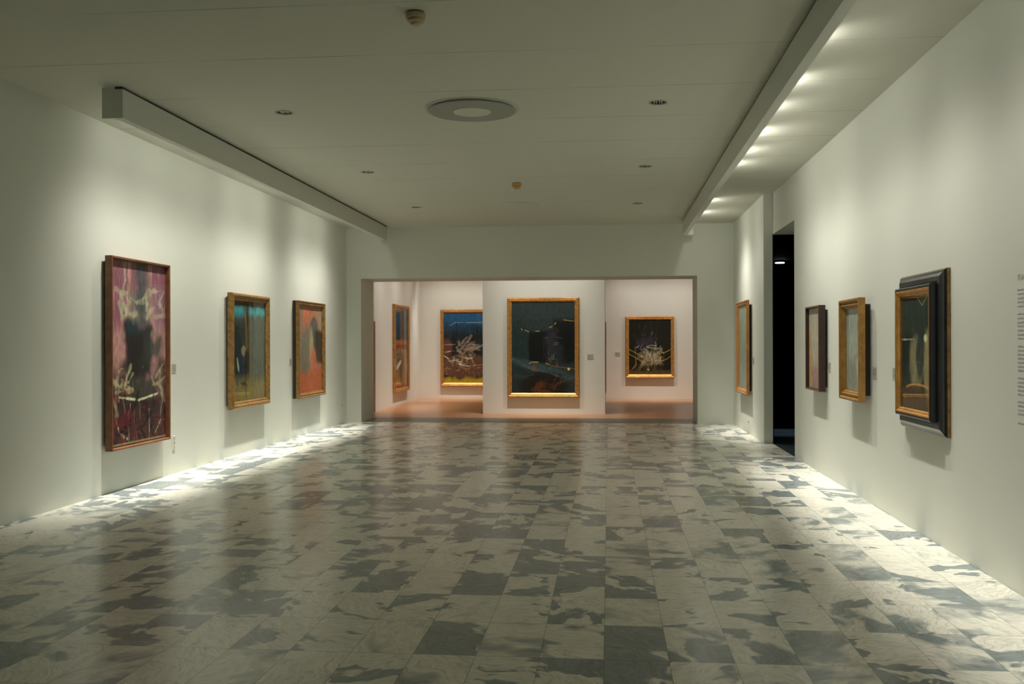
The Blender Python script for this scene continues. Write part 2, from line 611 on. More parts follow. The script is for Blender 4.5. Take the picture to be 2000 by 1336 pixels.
# ------------------------------------------------------------------ the setting
T = 0.32
o = struct('wall_left', boxes((XL - T, XL, YB0, YE, 0, ZC)), M_WALL, 'long plain off-white wall on the left, three pictures on it')
# right wall with the tall doorway
o = struct('wall_right', boxes((XR, XR + T, YB0, DY0, 0, ZC), (XR, XR + T, DY0, DY1 + 0.06, DZ, ZC)),
           M_WALL, 'long off-white wall on the right with a tall dark doorway')
struct('wall_panel', boxes((XP, XR - 0.001, DY1 + 0.02, YE, 0, ZC)), M_WALL, 'proud length of off-white wall beyond the dark doorway').name = 'wall_right_far'
struct('wall_end', boxes((XL, OX0, YE, YE2, 0, ZC), (OX1, XR, YE, YE2, 0, ZC), (OX0, OX1, YE, YE2, OZ, ZC)), M_WALL,
       'end wall with a wide low opening into the next room')
struct('wall_back', boxes((XL, XR, YB0 - 0.2, YB0, 0, ZC)), M_WALL, 'wall behind the viewer')

# dark side room
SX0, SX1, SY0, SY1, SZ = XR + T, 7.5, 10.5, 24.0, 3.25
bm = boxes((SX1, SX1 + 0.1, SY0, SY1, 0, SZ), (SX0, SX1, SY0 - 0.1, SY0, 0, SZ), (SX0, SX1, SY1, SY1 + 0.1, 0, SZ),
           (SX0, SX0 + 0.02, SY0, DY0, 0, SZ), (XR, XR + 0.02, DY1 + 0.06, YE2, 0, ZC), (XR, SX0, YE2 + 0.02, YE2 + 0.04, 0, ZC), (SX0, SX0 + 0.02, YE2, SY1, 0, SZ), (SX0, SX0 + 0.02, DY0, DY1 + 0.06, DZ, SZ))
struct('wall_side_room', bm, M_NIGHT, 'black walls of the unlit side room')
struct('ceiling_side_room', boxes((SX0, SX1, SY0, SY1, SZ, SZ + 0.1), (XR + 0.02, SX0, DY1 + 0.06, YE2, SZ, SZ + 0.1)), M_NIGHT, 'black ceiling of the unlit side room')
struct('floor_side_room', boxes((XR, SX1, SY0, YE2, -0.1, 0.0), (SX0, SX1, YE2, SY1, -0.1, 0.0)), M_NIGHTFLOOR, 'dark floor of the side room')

# far room
struct('wall_far_back', boxes((XFL, XFR, YF, YF + 0.2, 0, ZC)), M_FARWALL, 'pale back wall of the far room')
struct('wall_far_left', boxes((XFL - 0.2, XFL, YE2, YF + 0.2, 0, ZC)), M_FARWALL, 'pale left wall of the far room')
struct('wall_far_right', boxes((XFR, XFR + 0.2, YE2, YF + 0.2, 0, ZC)), M_FARWALL, 'right wall of the far room')
struct('wall_far_pier', boxes((PX0, PX1, PY0, PY1, 0, ZC)), M_FARWALL, 'free-standing white wall block in the middle of the far room')
struct('wall_far_front', boxes((XFL, XL, YE2, YE2 + 0.02, 0, ZC), (XR, XFR, YE2, YE2 + 0.02, 0, ZC)), M_FARWALL)
struct('ceiling_far', boxes((XFL, XFR, YE2, YF, ZC, ZC + 0.1)), M_FARWALL, 'ceiling of the far room')
struct('floor_far', boxes((XFL, XFR, 19.45, YF, -0.1, 0.0)), M_PARQUET, 'orange-brown wooden floor of the far room')
struct('trim_1', boxes((OX0, OX1, YE + 0.02, 19.45, -0.1, 0.0)), M_THRESH, 'dark stone threshold across the wide opening')

# ceiling with round holes for six recessed downlights
DL = [(-3.09, 9.03), (0.46, 9.03), (-3.09, 12.27), (0.46, 12.27), (-3.10, 15.52), (0.46, 15.50)]
DLR = 0.078
cu = bpy.data.curves.new('ceil_outline', 'CURVE')
cu.dimensions = '2D'
cu.fill_mode = 'BOTH'
def spl(pts):
    s = cu.splines.new('POLY')
    s.points.add(len(pts) - 1)
    for p, q in zip(s.points, pts):
        p.co = (q[0], q[1], 0, 1)
    s.use_cyclic_u = True
spl([(XL, YB0), (XR, YB0), (XR, YE), (XL, YE)])
for x, y in DL:
    spl([(x + DLR * math.cos(2 * math.pi * i / 40), y + DLR * math.sin(2 * math.pi * i / 40)) for i in range(40)])
cu.extrude = 0.01
tmp = bpy.data.objects.new('tmp', cu)
COL.objects.link(tmp)
bpy.context.view_layer.update()
me = bpy.data.meshes.new_from_object(tmp.evaluated_get(bpy.context.evaluated_depsgraph_get()))
bpy.data.objects.remove(tmp)
me.transform(Matrix.Translation((0, 0, ZC + 0.01)))
me.materials.clear()
me.materials.append(M_CEIL)
ceil = bpy.data.objects.new('ceiling', me)
COL.objects.link(ceil)
ceil['kind'] = 'structure'
ceil['label'] = 'flat off-white board ceiling with faint joints'

# marble floor: every tile a face carrying its own random numbers
TW, TL, TX, TY = 0.3066, 0.5594, -0.0275, 4.623
TONE = {  # j : {i : dark share} read from the photograph
    0: {-9: .5, -8: .55, -7: .25, -6: .1, -5: .35, -4: .12, -3: .62, -2: .3, -1: .15, 0: .78, 1: .68, 2: .45, 3: .62, 4: .05, 5: .38, 6: .5},
    1: {-9: .3, -8: .5, -7: .6, -6: .45, -5: .05, -4: .5, -3: .12, -2: .05, -1: .28, 0: .1, 1: .3, 2: .08, 3: .4, 4: .45, 5: .3, 6: .15},
    2: {-8: .55, -7: .3, -6: .25, -5: .78, -4: .35, -3: .85, -2: .25, -1: .65, 0: .88, 1: .1, 2: .6, 3: .15, 4: .35, 5: .45, 6: .35},
    3: {-6: .4, -5: .25, -4: .1, -3: .3, -2: .78, -1: .35, 0: .35, 1: .5, 2: .05, 3: .6, 4: .3, 5: .5},
    4: {-6: .5, -5: .6, -4: .35, -3: .2, -2: .7, -1: .5, 0: .25, 1: .4, 2: .55, 3: .35, 4: .5},
    5: {-5: .25, -4: .7, -3: .8, -2: .15, -1: .15, 0: .9, 1: .25, 2: .08, 3: .7, 4: .3},
    6: {-5: .6, -4: .45, -3: .5, -2: .1, -1: .45, 0: .2, 1: .75, 2: .35, 3: .1},
    7: {-6: .8, -5: .25, -4: .3, -2: .75, -1: .5, 0: .15, 1: .35, 2: .1, 3: .1},
    8: {-7: .85, -6: .85, -4: .8, -3: .2, -1: .2, 0: .2, 1: .5, 2: .1, 3: .55},
    9: {-8: .8, -7: .85, -5: .2, -4: .3, -3: .75, -1: .35, 0: .2, 1: .25},
}
rnd = random.Random(11)
verts, faces, cols, uvs = [], [], [], []
i0 = math.floor((XL - TX) / TW)
i1 = math.ceil((XR - TX) / TW)
j0 = math.floor((YB0 - TY) / TL)
j1 = math.ceil((YE + 0.02 - TY) / TL)
for j in range(j0, j1):
    for i in range(i0, i1):
        xa, xb = TX + i * TW, TX + (i + 1) * TW
        ya, yb = TY + j * TL, TY + (j + 1) * TL
        x0, x1 = max(xa, XL), min(xb, XR)
        y0, y1 = max(ya, YB0), min(yb, YE + 0.02)
        a, b2 = rnd.random(), rnd.random()
        t = rnd.random() ** 1.35 * 0.85
        t = TONE.get(j, {}).get(i, t)
        if x1 - x0 < 1e-4 or y1 - y0 < 1e-4:
            continue
        n = len(verts)
        verts += [(x0, y0, 0), (x1, y0, 0), (x1, y1, 0), (x0, y1, 0)]
        faces.append((n, n + 1, n + 2, n + 3))
        cols += [(a, b2, t, 1.0)] * 4
        uvs += [((x - xa) / TW, (y - ya) / TL, 0) for x, y in ((x0, y0), (x1, y0), (x1, y1), (x0, y1))]
nf = len(verts)
verts += [(XL, YB0, -0.1), (XR, YB0, -0.1), (XR, YE + 0.02, -0.1), (XL, YE + 0.02, -0.1)]
faces.append((nf + 3, nf + 2, nf + 1, nf))
cols += [(0, 0, 0, 1)] * 4
uvs += [(0.5, 0.5, 0)] * 4
me = bpy.data.meshes.new('floor')
me.from_pydata(verts, [], faces)
ca = me.attributes.new('tile', 'FLOAT_COLOR', 'POINT')
ca.data.foreach_set('color', np.array(cols, dtype=np.float32).ravel())
ua = me.attributes.new('tile_uv', 'FLOAT_VECTOR', 'POINT')
ua.data.foreach_set('vector', np.array(uvs, dtype=np.float32).ravel())
me.materials.append(M_MARBLE)
fl = bpy.data.objects.new('floor', me)
COL.objects.link(fl)
fl['kind'] = 'structure'
fl['label'] = 'floor of cream and blue-grey marble tiles'

# ------------------------------------------------------------------ light pelmets along the ceiling
def lamp_head(parent, x, y, side, strength, spill):
    """cylindrical lamp on a short stem, aimed down at the wall; side = +1 for the right wall"""
    z = 3.63
    bm = bmesh.new()
    lathe(bm, [(0.0, 0.045), (0.018, 0.045), (0.028, 0.03), (0.033, -0.015), (0.036, -0.045), (0.031, -0.045), (0.026, -0.025), (0.0, -0.018)], 24)
    h = obj('lamp_head', bm, M_LAMPBODY, parent, smooth=True)
    wallx = XR if side > 0 else XL
    tgt = Vector((wallx, y, 0.75))
    d = tgt - Vector((x, y, z))
    h.location = (x, y, z)
    h.rotation_euler = d.to_track_quat('-Z', 'Y').to_euler()
    bm = bmesh.new()
    lathe(bm, [(0.0, ZC - 0.001), (0.022, ZC - 0.001), (0.022, ZC - 0.02), (0.007, ZC - 0.022), (0.007, z + 0.03), (0.0, z + 0.03)], 16, x, y)
    obj('lamp_stem', bm, M_LAMPBODY, parent, smooth=True)
    dn = d.normalized()
    washer('lamp_beam', Vector((x, y, z)) + dn * 0.075, (side, 0), abs(wallx - x) - 0.02, P_MAIN * strength, HAL, parent, floor_gain=0.78, ceil_gain=0.09 * spill, ceil_h=0.17)
    point('lamp_spill', (x - 0.01 * side, y + 0.07, 3.60), P_SPILL * spill, HAL, 0.02, parent)

def pelmet(name, label, x0, x1, y0, y1, side, lamps, caps):
    """x0 = room face, x1 = outer edge of the board; channel open towards the wall"""
    t = thing(name, label, 'light fixture', (0, 0, 0))
    zb, zt = 3.45, 3.700
    obj('fascia', boxes((min(x0, x1), max(x0, x1), y0, y1, zb, zt)), M_PELMET, t)
    s = side
    obj('gap_shade_strip', boxes((min(x0 + s * 0.008, x1), max(x0 + s * 0.008, x1), y0, y1, zt, ZC - 0.001)), M_GAPSHADE, t)  # solid dark strip stands in for the shade of an open gap
    xo = x0 + s * 0.187
    for k, yc in enumerate(caps):
        obj('end_cap', boxes((min(x1, xo), max(x1, xo), yc, yc + 0.02, zb, ZC - 0.008)), M_PELMET, t)
    for y, st, spl_ in lamps:
        lamp_head(t, x0 + s * 0.128, y, s, st, spl_)
    return t

pelmet('light_pelmet', 'off-white ceiling pelmet on the left, its near end a grey square', -4.155, -4.225, 7.965, 17.95, -1, LEFT_LAMPS, (7.965, 17.93))
pelmet('light_pelmet', 'longer off-white ceiling pelmet on the right with bright lamp glow above', 1.335, 1.413, 0.6, 17.72, 1, RIGHT_LAMPS, (0.6, 17.70))

# ------------------------------------------------------------------ ceiling fittings
def downlight(x, y, label):
    t = thing('recessed_downlight', label, 'ceiling light', (x, y, ZC), group='unlit downlights in the main ceiling')
    bm = bmesh.new()
    lathe(bm, [(DLR - 0.002, 0.0), (DLR + 0.012, -0.001), (DLR + 0.014, -0.004), (DLR - 0.002, -0.006), (DLR - 0.004, 0.0), (DLR - 0.004, 0.02)], 40)
    obj('trim_ring', bm, M_CARD, t, smooth=True)
    bm = bmesh.new()
    lathe(bm, [(DLR - 0.005, 0.005), (0.06, 0.07), (0.035, 0.11), (0.0, 0.12)], 40)
    obj('reflector', bm, M_BLACKPL, t, smooth=True)  # black finish puts the shade inside the can into its colour
    bm = bmesh.new()
    for q in (-0.034, -0.014, 0.014, 0.034):
        box(bm, q - 0.004, q + 0.004, -0.045, 0.045, 0.003, 0.05)
    obj('glint_bars', bm, M_WHITEPL, t)  # white bars stand in for the upright glints inside the can
    bm = bmesh.new()
    lathe(bm, [(0.0, 0.02), (0.014, 0.025), (0.02, 0.045), (0.012, 0.08), (0.0, 0.085)], 20)
    obj('bulb', bm, M_WHITEPL, t, smooth=True)
    return t
downlight(*DL[0], 'unlit downlight nearest on the left, beside the round speaker grille')
downlight(*DL[1], 'unlit downlight nearest on the right, beside the round speaker grille')
downlight(*DL[2], 'middle unlit downlight of the left row, nearer the left pelmet')
downlight(*DL[3], 'middle unlit downlight of the right row, nearer the right pelmet')
downlight(*DL[4], 'farthest unlit downlight of the left row, by the end wall')
downlight(*DL[5], 'farthest unlit downlight of the right row, by the end wall')

def smoke(x, y, mat, label):
    t = thing('smoke_detector', label, 'smoke detector', (x, y, ZC), group='ceiling smoke detectors')
    bm = bmesh.new()
    lathe(bm, [(0.0, -0.001), (0.060, -0.001), (0.060, -0.008), (0.0, -0.008)], 40)
    obj('base', bm, M_GROOVE, t, smooth=True)
    bm = bmesh.new()
    lathe(bm, [(0.0, -0.008), (0.066, -0.008), (0.068, -0.020), (0.066, -0.042), (0.050, -0.047), (0.0, -0.047)], 40)
    obj('upper_ring', bm, mat, t, smooth=True)
    bm = bmesh.new()
    lathe(bm, [(0.0, -0.047), (0.050, -0.047), (0.050, -0.051), (0.0, -0.051)], 40)
    obj('slot', bm, M_GROOVE, t, smooth=True)
    bm = bmesh.new()
    lathe(bm, [(0.0, -0.051), (0.056, -0.051), (0.056, -0.062), (0.045, -0.070), (0.030, -0.071), (0.030, -0.074), (0.034, -0.076), (0.028, -0.085), (0.0, -0.088)], 40)
    obj('sensor_cap', bm, mat, t, smooth=True)
smoke(-1.282, 6.40, M_PLASTIC, 'large-looking tiered ivory smoke detector at the top of the view')
smoke(-1.262, 13.35, M_ORANGEPL, 'small-looking yellowed smoke detector farther down the ceiling')

def grille(x, y, r, drop, label, flat=False):
    t = thing('ceiling_speaker', label, 'speaker', (x, y, ZC))
    bm = bmesh.new()
    lathe(bm, [(r * 0.93, -0.001), (r * 1.07, -0.001), (r * 1.07, -0.006), (r * 0.93, -0.008), (r * 0.93, -0.001)], 72)
    obj('trim_ring', bm, M_CEILPLAIN, t, smooth=True)
    bm = bmesh.new()
    lathe(bm, [(r * 0.98, -drop), (r, -drop + 0.006), (r * 0.97, -0.010), (r * 0.5, -0.010), (r * 0.44, -drop - 0.001), (r * 0.98, -drop)], 72)
    obj('grille', bm, M_GRILLE if not flat else M_CEILPLAIN, t, smooth=True)
    bm = bmesh.new()
    lathe(bm, [(0.0, -drop + 0.002), (r * 0.43, -drop + 0.002), (r * 0.43, -drop - 0.004), (r * 0.40, -drop - 0.006), (0.0, -drop - 0.006)], 60)
    obj('centre_disc', bm, M_CEILPLAIN, t, smooth=True)
M_CEILPLAIN = simple('ceiling_plain', (0.66, 0.665, 0.58, 1), 0.7, spec=0.2)
grille(-1.28, 9.08, 0.415, 0.03, 'large round grey speaker grille in the middle of the ceiling')
grille(-1.46, 15.5, 0.33, 0.014, 'faint round ceiling plate near the end wall', True)

# ------------------------------------------------------------------ pictures
def ring(bm, w_, h_, prof):
    """sweep a closed profile of (inset, forward) around a w x h rectangle with mitred corners.
    Local: x across, z up from 0, front is -y."""
    loops = []
    for a, d in prof:
        loops.append([bm.verts.new(p) for p in ((-w_ / 2 + a, -d, a), (w_ / 2 - a, -d, a), (w_ / 2 - a, -d, h_ - a), (-w_ / 2 + a, -d, h_ - a))])
    n = len(loops)
    for k in range(n):
        A, B = loops[k], loops[(k + 1) % n]
        for i in range(4):
            j = (i + 1) % 4
            bm.faces.new((A[i], A[j], B[j], B[i]))

class Paint:
    """small raster of pigment colours (linear), u across, v up"""
    def __init__(s, w_, h_, base, seed=0, res=150, gain=1.9):
        s.gain = gain
        s.a = h_ / w_
        s.nx = max(30, int(res * w_ / max(w_, h_)))
        s.ny = max(30, int(res * h_ / max(w_, h_)))
        s.U, s.V = np.meshgrid(np.linspace(0, 1, s.nx + 1), np.linspace(0, 1, s.ny + 1))
        s.C = np.zeros(s.U.shape + (3,))
        s.C[:] = srgb(*base)[:3]
        s.r = np.random.RandomState(seed)
        s.N = s.noise(4, 7)
        s.N2 = s.noise(9, 14)
    def noise(s, fx, fy):
        out = np.zeros(s.U.shape)
        amp = 1.0
        for o_ in range(3):
            g = s.r.rand(fy + 2, fx + 2)
            x = s.U * fx
            y = s.V * fy
            xi, yi = np.floor(x).astype(int), np.floor(y).astype(int)
            fx_, fy_ = x - xi, y - yi
            fx_ = fx_ * fx_ * (3 - 2 * fx_)
            fy_ = fy_ * fy_ * (3 - 2 * fy_)
            v = (g[yi, xi] * (1 - fx_) + g[yi, xi + 1] * fx_) * (1 - fy_) + (g[yi + 1, xi] * (1 - fx_) + g[yi + 1, xi + 1] * fx_) * fy_
            out += (v - 0.5) * amp
            amp *= 0.5
            fx *= 2
            fy *= 2
        return out
    def mix(s, m, c, op=1.0):
        m = (np.clip(m, 0, 1) * op)[..., None]
        s.C = s.C * (1 - m) + np.array(srgb(*c)[:3]) * m
        return s
    def ell(s, cx, cy, rx, ry, c, soft=0.2, op=1.0, wob=0.15, rot=0.0):
        du, dv = s.U - cx, (s.V - cy)
        cr, sr = math.cos(rot), math.sin(rot)
        a, b_ = du * cr + dv * s.a * sr, -du * sr + dv * s.a * cr
        d = np.sqrt((a / rx) ** 2 + (b_ / (ry * s.a)) ** 2) + s.N * wob
        return s.mix((1 - d) / soft + 0.5, c, op)
    def rect(s, x0, x1, y0, y1, c, soft=0.02, op=1.0, wob=0.03):
        d = np.minimum(np.minimum(s.U - x0, x1 - s.U), np.minimum(s.V - y0, y1 - s.V)) + s.N2 * wob
        return s.mix(d / soft + 0.5, c, op)
    def seg(s, pts, wd, c, op=1.0, wob=0.0):
        for (x0, y0), (x1, y1) in zip(pts, pts[1:]):
            dx, dy = x1 - x0, (y1 - y0) * s.a
            L = dx * dx + dy * dy + 1e-9
            t = np.clip(((s.U - x0) * dx + (s.V - y0) * s.a * dy) / L, 0, 1)
            d = np.hypot(s.U - x0 - t * dx, (s.V - y0) * s.a - t * dy) + s.N2 * wob
            s.mix((wd - d) / (wd * 0.5), c, op)
        return s
    def arc(s, cx, cy, rx, ry, a0, a1, wd, c, op=1.0):
        pts = [(cx + rx * math.cos(math.radians(a0 + (a1 - a0) * k / 14)), cy + ry * math.sin(math.radians(a0 + (a1 - a0) * k / 14))) for k in range(15)]
        return s.seg(pts, wd, c, op)
    def streaks(s, c, n, x0, x1, y0, y1, wd=0.006, op=0.5, slant=0.02, lo=0.1, hi=0.35):
        for _ in range(n):
            x = s.r.uniform(x0, x1)
            y = s.r.uniform(y0, y1)
            l = s.r.uniform(lo, hi) * (y1 - y0)
            s.seg([(x, y), (x + s.r.uniform(-slant, slant), min(y + l, y1))], wd * s.r.uniform(0.5, 1.4), c, op * s.r.uniform(0.4, 1))
        return s
    def dabs(s, c, n, x0, x1, y0, y1, r=0.03, op=0.6):
        for _ in range(n):
            x, y, a = s.r.uniform(x0, x1), s.r.uniform(y0, y1), s.r.uniform(-1.4, 1.4)
            l, b_ = r * s.r.uniform(0.8, 2.2), s.r.uniform(-0.6, 0.6)
            m1 = (x + l * math.cos(a), y + l * math.sin(a) / s.a)
            m2 = (m1[0] + l * math.cos(a + b_), m1[1] + l * math.sin(a + b_) / s.a)
            s.seg([(x, y), m1, m2], r * s.r.uniform(0.2, 0.5), c, op * s.r.uniform(0.5, 1), 0.02)
        return s

def canvas(p, w_, h_, x0, z0, y, parent):
    """thin canvas board carrying the pigment colours; front face at local y"""
    nx, ny = p.nx + 1, p.ny + 1
    xs = x0 + p.U * w_
    zs = z0 + p.V * h_
    co = np.stack([xs.ravel(), np.full(xs.size, y), zs.ravel()], 1)
    idx = np.arange(nx * ny).reshape(ny, nx)
    fc = np.stack([idx[:-1, :-1].ravel(), idx[:-1, 1:].ravel(), idx[1:, 1:].ravel(), idx[1:, :-1].ravel()], 1)
    vs = co.tolist()
    fs = fc.tolist()
    n = len(vs)
    x1, z1 = x0 + w_, z0 + h_
    vs += [[x0, y, z0], [x1, y, z0], [x1, y, z1], [x0, y, z1], [x0, y + 0.02, z0], [x1, y + 0.02, z0], [x1, y + 0.02, z1], [x0, y + 0.02, z1]]
    fs += [[n + 4, n + 7, n + 6, n + 5], [n, n + 4, n + 5, n + 1], [n + 1, n + 5, n + 6, n + 2], [n + 2, n + 6, n + 7, n + 3], [n + 3, n + 7, n + 4, n]]
    me = bpy.data.meshes.new('canvas')
    me.from_pydata(vs, [], fs)
    at = me.attributes.new('paint', 'FLOAT_COLOR', 'POINT')
    cc = np.ones((len(vs), 4), dtype=np.float32)
    cc[:n, :3] = np.clip(p.C.reshape(-1, 3) * p.gain, 0, 0.85)
    cc[n:, :3] = 0.3
    at.data.foreach_set('color', cc.ravel())
    me.materials.append(M_CANVAS)
    o = bpy.data.objects.new('canvas', me)
    COL.objects.link(o)
    o.parent = parent
    return o

def picture(label, wall, c, z0, w_, h_, prof, mat, sight, paint, depth_canvas, glass=None, liner=None, back=None, name='framed_painting'):
    """wall: 'L','R','P' (right panel),'E' far back,'C' central block,'W' far left,'S' side of block; c = centre coordinate along the wall"""
    G = 0.002
    loc, rz = {'L': ((XL + G, c, z0), math.pi / 2), 'R': ((XR - G, c, z0), -math.pi / 2), 'P': ((XP - G, c, z0), -math.pi / 2),
               'E': ((c, YF - G, z0), 0), 'C': ((c, PY0 - G, z0), 0), 'W': ((XFL + G, c, z0), math.pi / 2),
               'S': ((PX1 + G, c, z0), math.pi / 2)}[wall]
    t = thing(name, label, 'painting', loc, rz)
    bm = bmesh.new()
    ring(bm, w_, h_, prof)
    obj('frame', bm, mat, t, bevel=0.002)
    if liner:
        lm, lp, lin = liner
        bm = bmesh.new()
        ring(bm, w_ - 2 * lin, h_ - 2 * lin, lp)
        lo = obj('liner', bm, lm, t, bevel=0.0015)
        lo.location = (0, 0, lin)
    canvas(paint, w_ - 2 * sight, h_ - 2 * sight, -(w_ / 2 - sight), sight, -depth_canvas, t)
    if glass is not None:
        obj('glass_pane', boxes((-(w_ / 2 - sight), w_ / 2 - sight, -glass, -glass + 0.003, sight, h_ - sight)), M_GLASS, t)
    if back:
        bi, b0, b1 = back
        obj('backing_box', boxes((-(w_ / 2 - bi), w_ / 2 - bi, -b1, -b0, bi, h_ - bi)), M_BACKBOX, t)
    return t

# --- left wall, nearest: tall pink and black abstract in a thin deep wooden frame
w_, h_ = 1.29, 1.955
p = Paint(w_, h_, (158, 112, 116), 1, 240, 1.5)
p.rect(-.1, 1.1, .80, 1.1, (124, 72, 92), .2, .9).rect(-.1, .26, .60, .84, (136, 82, 102), .06, .9).rect(.80, 1.1, .62, .86, (128, 82, 108), .06, .9)
p.rect(.30, .36, .45, 1.1, (182, 134, 124), .03, .7).rect(.68, .74, .6, 1.1, (172, 122, 118), .03, .7)
p.rect(-.1, .3, .40, .64, (182, 132, 130), .10, .8).rect(.7, 1.1, .40, .64, (178, 128, 128), .10, .8)
p.streaks((206, 150, 150), 16, 0, 1, .45, 1, .01, .35).streaks((96, 50, 70), 16, 0, 1, .5, 1, .008, .4)
p.rect(.36, .72, .60, .86, (104, 104, 100), .12, .85, .1).rect(.46, .62, .74, 1.1, (66, 70, 76), .06, .85, .05)
p.dabs((172, 162, 142), 12, .1, .45, .68, .86, .07, .7).dabs((176, 164, 138), 10, .62, .92, .66, .88, .06, .65)
p.rect(.26, .74, .34, .66, (12, 19, 26), .07, .97, .06).rect(.55, .92, .44, .60, (42, 50, 48), .10, .85, .1).rect(.3, .6, .60, .66, (38, 60, 76), .06, .6, .05)
p.rect(-.1, 1.1, -.1, .28, (46, 26, 32), .10, .95).rect(-.1, .3, .28, .44, (50, 36, 44), .12, .85, .12).rect(.74, 1.1, .28, .44, (54, 38, 44), .12, .85, .12)
p.rect(.24, .76, .235, .36, (54, 54, 50), .06, .95, .04)
p.dabs((180, 168, 136), 12, .04, .26, .24, .36, .05, .8).dabs((172, 158, 128), 10, .72, .98, .26, .36, .045, .75).dabs((140, 60, 44), 10, .02, .3, .22, .32, .035, .6)
p.dabs((186, 172, 124), 7, .04, .98, .37, .43, .02, .7).streaks((150, 140, 124), 8, .04, .96, .33, .42, .006, .6, .03)
p.seg([(.16, .262), (.5, .236), (.84, .262)], .013, (212, 204, 174), .95, .01)
p.seg([(.10, .16), (.16, .07), (.3, .03)], .012, (190, 184, 160), .85, .02).seg([(.92, .2), (.9, .1), (.78, .03)], .011, (176, 170, 150), .75, .02)
p.streaks((190, 180, 156), 7, .15, .9, .0, .22, .006, .7, .01, .6, .95)
p.dabs((108, 34, 40), 60, 0, 1, 0, .13, .035, .7).dabs((160, 92, 76), 40, 0, 1, .0, .12, .014, .6).dabs((14, 12, 18), 22, .05, .95, .03, .24, .06, .8).dabs((96, 26, 40), 14, .05, .3, .1, .24, .05, .7)
p.seg([(0, .008), (1, .008)], .008, (190, 180, 140), .8)
prof = [(0, .03), (0, .105), (.016, .105), (.022, .098), (.022, .055), (.035, .055), (.035, .03)]
picture('tall pink and black painting in thin brown wood frame, nearest on the left wall', 'L', 9.845, .435, w_, h_, prof, M_BROWN, .03, p, .058, glass=.066,
        back=(.05, .0, .055))

# --- left wall, middle
w_, h_ = 1.42, 1.548
p = Paint(w_, h_, (74, 78, 66), 2, 170, 1.5)
p.rect(-.1, 1.1, .86, 1.1, (60, 62, 56), .05).rect(-.1, 1.1, .84, .93, (60, 150, 160), .06, .9, .05)
p.rect(-.1, .5, .84, .9, (30, 100, 130), .08, .6)
p.rect(.5, 1.1, .25, .84, (86, 90, 84), .1, .9).rect(-.1, .34, .2, .8, (18, 28, 34), .15, .95)
p.rect(.34, .5, .2, 1.0, (40, 34, 26), .06, .85).seg([(.38, .95), (.44, .5)], .025, (120, 92, 56), .7, .03)
p.ell(.34, .5, .07, .05, (140, 126, 96), .5, .8).rect(.36, .5, .3, .5, (30, 22, 18), .05, .8)
p.ell(.24, .33, .1, .14, (22, 40, 62), .5, .8).rect(-.1, 1.1, -.1, .22, (128, 112, 66), .12, .85)
p.dabs((24, 26, 26), 10, .1, .4, .12, .3, .05, .7).dabs((64, 70, 72), 18, .5, .9, .1, .4, .04, .5)
p.seg([(.15, .42), (.2, .3)], .02, (170, 170, 150), .6, .02)
p.streaks((120, 118, 92), 30, .0, 1, .05, .8, .006, .3).streaks((16, 22, 24), 26, .1, .9, .1, .85, .008, .4)
prof = [(0, .03), (0, .09), (.012, .105), (.035, .112), (.055, .100), (.062, .085), (.075, .088), (.092, .07), (.092, .03)]
picture('dark green-grey painting with turquoise top, broad dull gilt frame, middle of left wall', 'L', 13.02, .637, w_, h_, prof, M_GILTDULL, .085, p, .055, glass=.064,
        back=(.05, .0, .05))

# --- left wall, farthest
w_, h_ = 1.45, 1.57
p = Paint(w_, h_, (178, 112, 86), 3, 170, 1.3)
p.rect(-.1, .2, .2, 1.1, (140, 122, 108), .12, .8).rect(.2, .44, .7, 1.1, (200, 112, 82), .06, .8).rect(.82, 1.1, .6, 1.1, (156, 138, 116), .1, .8)
p.ell(.66, .72, .18, .16, (84, 88, 84), .25, .95).rect(.5, .84, .5, .72, (90, 90, 84), .06, .9)
p.ell(.34, .45, .24, .34, (122, 116, 102), .3, .95).rect(.12, .52, .12, .55, (118, 112, 98), .12, .85)
p.ell(.54, .5, .08, .26, (176, 158, 126), .4, .85)
p.rect(.70, 1.1, .34, .72, (20, 24, 22), .05, .93).ell(.62, .3, .16, .2, (196, 104, 76), .4, .8)
p.rect(-.1, 1.1, -.1, .24, (184, 88, 50), .06, .95).streaks((90, 92, 84), 20, .15, .5, .2, .7, .006, .5).dabs((214, 120, 74), 16, 0, 1, 0, .2, .05, .5)
prof = [(0, .05), (0, .105), (.014, .108), (.03, .094), (.05, .100), (.058, .084), (.08, .076), (.08, .05)]
picture('terracotta and grey painting with black patch, gilt frame, farthest on the left wall', 'L', 15.775, .628, w_, h_, prof, M_GILTDULL, .074, p, .06, glass=.068,
        back=(-.0, .0, .045))

# --- right wall, nearest: black stepped frame with gilt inner edge
w_, h_ = 1.07, 1.215
p = Paint(w_ - .12, h_ - .08, (38, 44, 36), 4)
p.rect(-.1, 1.1, .62, 1.1, (34, 42, 38), .2).rect(-.1, .5, .3, .62, (14, 22, 24), .05, .9)
p.seg([(-.05, .612), (.45, .612)], .012, (170, 160, 130), .8, .01)
p.ell(.5, .4, .22, .24, (128, 116, 90), .4, .9).ell(.62, .47, .12, .2, (34, 44, 50), .4, .9).ell(.86, .36, .12, .3, (144, 126, 92), .4, .8)
p.rect(.84, .9, .4, .7, (150, 136, 104), .03, .6).ell(.8, .62, .05, .03, (206, 196, 160), .5, .8)
p.ell(.4, .1, .5, .12, (70, 58, 44), .4, .9).arc(.55, .17, .4, .05, 20, 160, .012, (206, 140, 66), .8)
p.seg([(.55, .97), (.7, .9), (.9, 1.0)], .006, (170, 160, 100), .7).streaks((96, 92, 72), 26, .1, .9, .1, .9, .005, .4)
prof = [(0, .0), (0, .026), (.012, .040), (.028, .046), (.052, .060), (.085, .066), (.105, .050), (.135, .050), (.135, .0)]
lprof = [(0, .04), (0, .106), (.006, .112), (.014, .110), (.022, .098), (.034, .094), (.042, .085), (.042, .04)]
